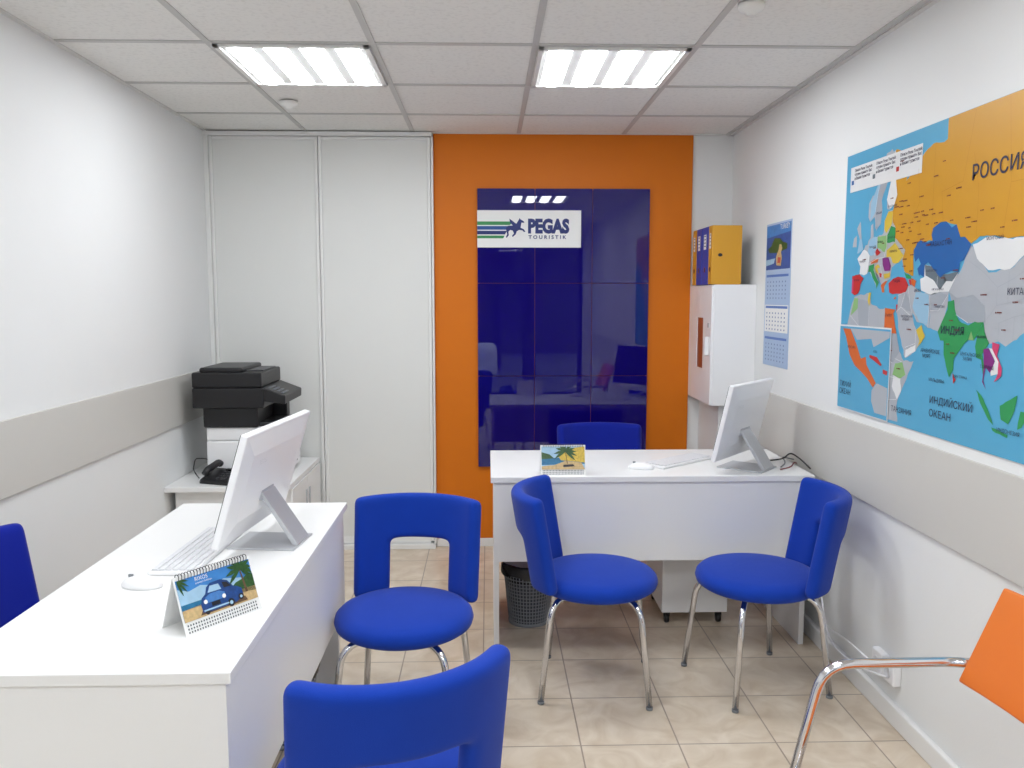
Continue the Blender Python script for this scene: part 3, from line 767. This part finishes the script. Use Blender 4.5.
S.polys('countries_green', [ll(wob(p, .6, 4, i)) for i, p in enumerate([
    [(68, 24), (71, 28), (74, 31.5), (74, 34), (78, 34.5), (79, 31.5), (80, 30), (82, 28), (88, 26.7), (92, 28), (97, 28), (94, 24), (92, 22), (90, 25), (88.5, 22), (86, 20.5), (82, 17), (80, 15), (80, 11), (77.5, 8), (75, 12), (73, 16), (72.5, 21), (70, 21), (69, 22.5)],
    [(24, 52), (31, 52), (31, 55.5), (27, 56), (24, 54)], [(40, 43.3), (46, 41.8), (46, 41.2), (42, 41.5)],
    [(93, 20), (94, 24), (97, 28), (98, 25), (101, 21.5), (97.5, 18), (99, 13), (98.5, 11), (97, 16), (94, 16.5)],
    [(95, 5.5), (98, 4), (103, -1), (106, -5.5), (103, -4), (100, -1), (98, 1)], [(105, -6.5), (114, -7.5), (114, -8.5), (106, -7.5)], [(109, 1.5), (114, 4), (118, 6), (117, 1), (114, -4), (110, -3)],
    [(119, -5), (121, -4), (123, -1), (125, 1.5), (120, 1), (119, -3)],
    [(7.5, 44), (8, 46), (13, 46.5), (12.5, 44.5), (18, 40.5), (16, 38.3), (15.5, 40), (12, 42), (10, 44)]])], mgr, 4)
S.polys('countries_red', [ll(wob(p, .5, 4, i)) for i, p in enumerate([
    [(27, 40), (31, 41.5), (35, 42), (41, 41.5), (44, 39), (42, 37), (36, 36.5), (31, 36.3), (28, 37)], [(44, 41), (46, 41), (46.5, 39), (45, 39.5)],
    [(-9, 43), (-1.5, 43.5), (3, 42), (0, 40), (-.5, 38), (-2, 36.8), (-5.5, 36), (-9, 37)], [(79.8, 9.8), (82, 7.5), (80.5, 6)], [(13, 50), (15, 51), (18.5, 49.5), (15, 48.7)],
    [(18, 43.5), (20.5, 43.2), (20, 41.9), (18.8, 42.2)], [(34.5, 32.8), (36, 32.8), (35, 29.5)]])], mrd, 4)
S.polys('countries_orange', [ll(p) for p in [[(25, 31.5), (34, 31), (32.5, 29.5), (36, 22), (25, 22)], [(32, 35), (34.5, 35.7), (33.5, 34.5)], [(20, 39.5), (24, 40.8), (26, 40.8), (23, 39), (23.5, 37), (21.5, 37)], [(46, 41.5), (50, 40.5), (49, 38.5), (46.5, 39.5)], [(9, 47.2), (13, 47.8), (17, 48), (16, 46.8), (10, 46.5)]]], mor2, 4)
S.polys('countries_yellow', [ll(wob(p, .5, 4, i)) for i, p in enumerate([[(24, 50), (31, 51.8), (35, 50), (39, 48), (35, 46.2), (33, 46), (30, 46.2), (28, 48), (24, 48)], [(52, 24), (56, 26), (57, 24), (59, 22), (53, 17), (55, 20)], [(8, 34), (9, 37), (11, 37), (10, 32)], [(22, 43), (28, 43.5), (28, 42), (23, 41.5)], [(13.5, 45.5), (16.5, 46.3), (19, 45.2), (16, 45), (18, 42.8), (15, 44)], [(21, 57.5), (24, 59.4), (28, 59.4), (27.5, 56.5), (23, 54.5), (21, 55.5)]])], mye, 4)
S.polys('country_thailand', [ll(wob([(98, 19.5), (101, 20), (105, 16), (102.5, 12), (100, 13.5), (99, 9), (101, 6), (98.5, 8.5), (99, 14)], .4)), ll([(20.5, 48), (22, 48), (26, 48), (28.5, 45.5), (28, 44), (23, 44), (21, 46)])], mpu, 5)
S.polys('country_vietnam', [ll(wob([(103, 22), (107, 21.5), (106, 18), (109, 14), (109, 11.5), (105, 9), (107, 12), (107, 16), (103, 20)], .4)), ll([(-9, 37), (-7.2, 37.2), (-7, 41.8), (-8.8, 42)])], mpk, 5)
# border lines
S.lines('borders', [ll(p) for p in [
    [(6, 50), (8, 49), (7, 46), (10, 47), (13, 47.5), (17, 48), (22, 48), (24, 51)], [(15, 54), (15, 51), (13, 49)], [(19, 46), (20, 44), (22, 42)], [(24, 51), (24, 54)],
    [(18, 69), (14, 64), (12, 60)], [(25, 65.5), (24, 68), (21, 69)], [(-9, 28), (0, 24), (10, 22), (25, 22)], [(10, 32), (10, 22)], [(25, 22), (24, 12), (34, 10)], [(14, 22), (14, 10), (9, 5)], [(14, 10), (24, 5), (30, 4), (42, 4)], [(30, 4), (30, -6), (39, -5)], [(30, -6), (30, -14)],
    [(4, 22), (4, 12), (-6, 10)], [(-10, 15), (4, 15)], [(36, 12), (42, 11)], [(24, 5), (28, -5), (22, -10)],
    [(44, 39), (46, 34), (48, 30)], [(36, 36), (42, 37)], [(39, 32), (42, 37)], [(35, 30), (39, 32), (47, 29)], [(61, 36), (61, 25)], [(62, 31), (68, 31), (74, 36)], [(52, 24), (52, 17)], [(44, 17), (52, 19)], [(66, 38), (66, 41.5)],
    [(80, 30), (88, 27.5)], [(118, 42), (124, 43), (131, 45)], [(125, 40), (129, 42)]]], .0016, mwht, 6)
S.lines('borders_provinces', [ll(p) for p in [[(74, 37), (80, 35), (90, 36), (97, 33), (98, 28)], [(87, 45), (96, 42), (104, 38), (104, 33), (98, 28)], [(104, 38), (112, 40), (118, 42)], [(104, 33), (112, 34), (119, 35)], [(106, 28), (114, 30), (121, 31)], [(106, 28), (106, 22.5)], [(114, 30), (114, 23)], [(110, 42), (110, 34)], [(124, 43), (122, 48)]]], .001, mg3, 6)
S.lines('borders_russia', [ll(p) for p in [[(60, 54), (60, 69)], [(68, 55), (66, 61), (80, 62), (86, 72)], [(90, 50.5), (90, 60), (86, 66)], [(105, 50), (108, 60), (105, 72)], [(120, 50), (118, 60), (108, 60)], [(132, 48), (132, 56), (150, 60)], [(40, 50), (44, 56), (50, 60), (48, 66)], [(33, 56), (44, 56)], [(50, 52), (52, 58)]]], .001, M('map_line_brown', (188, 132, 30), .5), 6)
dots = []
rnd = random.Random(12)
cities = [(37, 56), (30, 60), (44, 56), (49, 56), (56, 55), (60, 57), (65, 57), (73, 55), (83, 55), (92, 56), (104, 52), (39, 47), (45, 48), (39, 45), (46, 51), (50, 53), (40, 64), (66, 66), (50, 61), (76, 61), (35, 50), (77, 43), (71, 51), (69, 41), (33, 68), (54, 51), (43, 54), (36, 54), (41, 52), (84, 53), (87, 54), (57, 50), (52, 58), (54, 57), (47, 57), (58, 58), (45, 43.5), (62, 55), (70, 60), (60, 64), (98, 56), (110, 53), (12, 51), (2, 48), (20, 52), (26, 62), (76, 28), (80, 25), (75, 20), (78, 17), (51, 35), (58, 33), (116, 40), (104, 31), (113, 34), (95, 36), (108, 26), (30, 15), (20, 12), (8, 9), (38, 8), (45, 24), (65, 33)]
cities += [(rnd.uniform(32, 62), rnd.uniform(50, 62)) for _ in range(14)]
for lo, la in cities:
    a, b = ll([(lo, la)])[0]
    dots.append([(a - .0025, b - .002), (a + .0025, b - .002), (a + .0025, b + .002), (a - .0025, b + .002)])
    L_ = rnd.uniform(.014, .028)
    dots.append([(a + .005, b - .0014), (a + L_, b - .0014), (a + L_, b + .002), (a + .005, b + .002)])
S.polys('city_marks', dots, M('map_ink_brown', (120, 56, 44), .5), 7)
ink = M('map_ink', (36, 40, 70), .5)
def t(n, s_, size, lo_or_a, b, sx=1.0, off=0): S.text(n, s_, size, lo_or_a, b, ink, 7, sx=sx, off=off)
t('label_russia', 'РОССИЯ', .062, .868, .785, 1.0, .0006)
t('label_kazakhstan', 'КАЗАХСТАН', .021, .655, .605)
t('label_india', 'ИНДИЯ', .034, .745, .33, 1.05, .0004)
t('label_ocean_1', 'ИНДИЙСКИЙ', .033, .70, .105, 1.1, .0)
t('label_ocean_2', 'ОКЕАН', .033, .70, .062, 1.15, .0)
t('label_sea', 'АРАВИЙСКОЕ\n   МОРЕ', .017, .63, .265)
t('label_maldives', 'МАЛЬДИВЫ', .015, .69, .175)
t('label_tanzania', 'ТАНЗАНИЯ', .026, .45, .045)
t('label_bengal', 'БЕНГАЛЬСКИЙ\n    ЗАЛИВ', .014, .86, .27)
t('label_iran', 'ИРАН', .016, .57, .46)
t('label_egypt', 'ЕГИПЕТ', .013, .375, .375)
t('label_turkey', 'ТУРЦИЯ', .013, .42, .495)
t('label_ukraine', 'УКРАИНА', .012, .385, .60)
t('label_lanka', 'ШРИ-ЛАНКА', .012, .83, .20)
t('label_thai', 'ТАИЛАНД', .013, .965, .24)
t('label_china', 'КИТАЙ', .026, 1.07, .45)
t('label_mongolia', 'МОНГОЛИЯ', .014, .96, .605)
t('label_germany', 'ГЕРМАНИЯ', .010, .225, .625)
t('label_france', 'ФРАНЦИЯ', .010, .15, .575)
t('label_poland', 'ПОЛЬША', .010, .29, .64)
t('label_sweden', 'ШВЕЦИЯ', .010, .27, .745)
t('label_finland', 'ФИНЛЯНДИЯ', .010, .36, .76)
t('label_spain', 'ИСПАНИЯ', .010, .105, .505)
t('label_arabia', 'САУДОВСКАЯ\n   АРАВИЯ', .011, .49, .375)
t('label_afghan', 'АФГАНИСТАН', .010, .68, .465)
t('label_pakistan', 'ПАКИСТАН', .011, .70, .41)
t('label_uzbek', 'УЗБЕКИСТАН', .010, .64, .525)
t('label_belarus', 'БЕЛАРУСЬ', .010, .37, .65)
t('label_myanmar', 'МЬЯНМА', .011, .94, .325)
t('label_indonesia', 'ИНДОНЕЗИЯ', .016, 1.06, .07)
# legend box
S.rect('legend_box', .04, .58, .85, .945, mwht, 5)
for i in range(3):
    a0 = .05 + i * .178
    S.rect('legend_icon_%d' % (i + 1), a0, a0 + .020, .878, .894, (mka, mg2, mrd)[i], 6)
    S.text('legend_text_%d' % (i + 1), 'Офисы Pegas Touristik\nготовы принять Вас\nи Ваших туристов', .0150, a0 + .025, .925, ink, 6, off=.0003)
# inset map
S.rect('inset_border', .0, .43, .0, .335, mwht, 8)
S.rect('inset_sea', .004, .424, .004, .329, sea_m, 9)
S.polys('inset_americas', [[(.03, .32), (.1, .32), (.16, .26), (.2, .21), (.24, .22), (.25, .19), (.29, .16), (.33, .13), (.31, .11), (.26, .14), (.21, .16), (.15, .18), (.1, .22), (.06, .29)]], mor2, 10)
S.polys('inset_cuba', [[(.27, .23), (.33, .225), (.37, .2), (.36, .195), (.31, .21), (.27, .22)], [(.38, .185), (.415, .18), (.41, .165), (.38, .17)]], mrd, 10)
S.polys('inset_south', [[(.3, .1), (.34, .13), (.42, .12), (.42, .02), (.33, .02), (.3, .06)]], mg, 10)
S.polys('inset_north', [[(.1, .322), (.42, .322), (.42, .30), (.3, .26), (.28, .29), (.16, .28)]], mg, 10)
S.text('inset_label', 'ТИХИЙ\nОКЕАН', .03, .02, .09, ink, 11)
S.text('inset_label_2', 'МЕКСИКА', .014, .08, .245, ink, 11)
S.text('inset_label_3', 'КУБА', .012, .3, .24, ink, 11)

# ------------------------------------------------------------ sockets & cables right wall
def socket(y, z):
    g = group('wall_socket', (XR, y, z))
    box('plate', -.03, 0, -.04, .04, -.04, .04, whitepl_m, g, .006, 3)
    o = lathe('recess', [(0, 0), (.021, 0), (.021, .003), (.018, .003), (.017, .001), (0, .001)], key_m, g, seg=24)
    o.rotation_euler = (0, R(-90), 0); o.location = (-.0302, 0, 0)
socket(2.84, .185); socket(2.755, .185)
tube('wall_cable', [(XR - .02, 3.5, .60), (XR - .03, 3.42, .25), (XR - .035, 3.3, .13), (XR - .03, 3.1, .16), (XR - .035, 2.84, .17)], .004, whitepl_m, None, .1, 8)
tube('wall_cable', [(XR - .02, 3.46, .60), (XR - .035, 3.36, .30), (XR - .055, 3.2, .10), (XR - .045, 2.95, .11), (XR - .035, 2.76, .165)], .004, whitepl_m, None, .1, 8)
g = group('cable_bundle', (1.28, 3.62, .75))
tube('cable_1', [(-.02, .06, .004), (.03, -.03, .03), (.08, .03, .05), (.10, -.06, .03), (.115, -.12, .004)], .0035, black_m, g, .04, 8)
tube('cable_2', [(.0, -.08, .004), (.04, -.03, .012), (.05, .05, .025), (.09, .08, .012), (.12, .09, .004)], .003, grey_m, g, .04, 8)
tube('cable_3', [(-.02, -.13, .004), (.03, -.12, .012), (.07, -.05, .02), (.10, .0, .004)], .003, M('cable_red', (120, 40, 40), .5), g, .04, 8)

# ------------------------------------------------------------ street behind the window (reflected in the blue glass)
box('ground', -9, 9, -18, YF - T - .02, -.35, -.3, M('snowy_ground', (96, 98, 104), .9, var=.5, vscale=1), None, 0)
box('snow_bank', -3.0, .2, -9.5, -8.3, -.3, .45, M('snow', (235, 238, 245), .9), None, .15, 4)
boxes('opposite_building', [(-9, 9, -17.5, -17, -.3, 4.2), (-9, 9, -17.6, -16.9, 4.2, 4.35)], M('facade', (60, 56, 54), .9), None, 0)
def tree(x, y, s, seed):
    rnd = random.Random(seed); V = []; F = []
    def seg(a, b, r0, r1):
        d = (b - a).normalized(); up = Vector((0, 0, 1)) if abs(d.z) < .95 else Vector((1, 0, 0))
        n = d.cross(up).normalized(); m = d.cross(n); k = len(V)
        for p, r in ((a, r0), (b, r1)):
            for q in range(6):
                an = q * math.pi / 3; V.append(p + n * r * math.cos(an) + m * r * math.sin(an))
        for q in range(6): F.append([k + q, k + (q + 1) % 6, k + 6 + (q + 1) % 6, k + 6 + q])
    def grow(p, d, L, r, dep):
        e = p + d * L; seg(p, e, r, r * .7)
        if dep == 0: return
        for _ in range(3):
            nd = (d + Vector((rnd.uniform(-.8, .8), rnd.uniform(-.8, .8), rnd.uniform(-.2, .6)))).normalized()
            grow(p + d * L * rnd.uniform(.6, 1), nd, L * .7, r * .6, dep - 1)
    grow(Vector((0, 0, 0)), Vector((0, 0, 1)), 1.3 * s, .11 * s, 5)
    o = meshobj('bare_tree', V, F, M('bark', (40, 34, 32), .9), None); o.location = (x, y, -.3)
tree(-.4, -7.2, 1.1, 3); tree(.9, -7.8, 1.2, 8); tree(.2, -11, 1.4, 11); tree(2.2, -9, 1.2, 14)

# ------------------------------------------------------------ world
wd = bpy.data.worlds.new('world'); scn.world = wd; wd.use_nodes = True
nt = wd.node_tree; bg = nt.nodes['Background']
bg.inputs[0].default_value = (0.80, 0.88, 1.0, 1)
bg.inputs[1].default_value = 3.0

# ------------------------------------------------------------ camera
cam = bpy.data.cameras.new('camera'); co = bpy.data.objects.new('camera', cam); COL.objects.link(co)
cam.sensor_width = 36; cam.lens = 830 / 1024 * 36; cam.clip_start = .02
co.location = (0, 0, 1.494)
co.rotation_euler = (R(90 - 5.98), 0, R(-1.66))
scn.camera = co
scn.view_settings.view_transform = 'Standard'
scn.view_settings.look = 'None'
scn.view_settings.exposure = 0.04
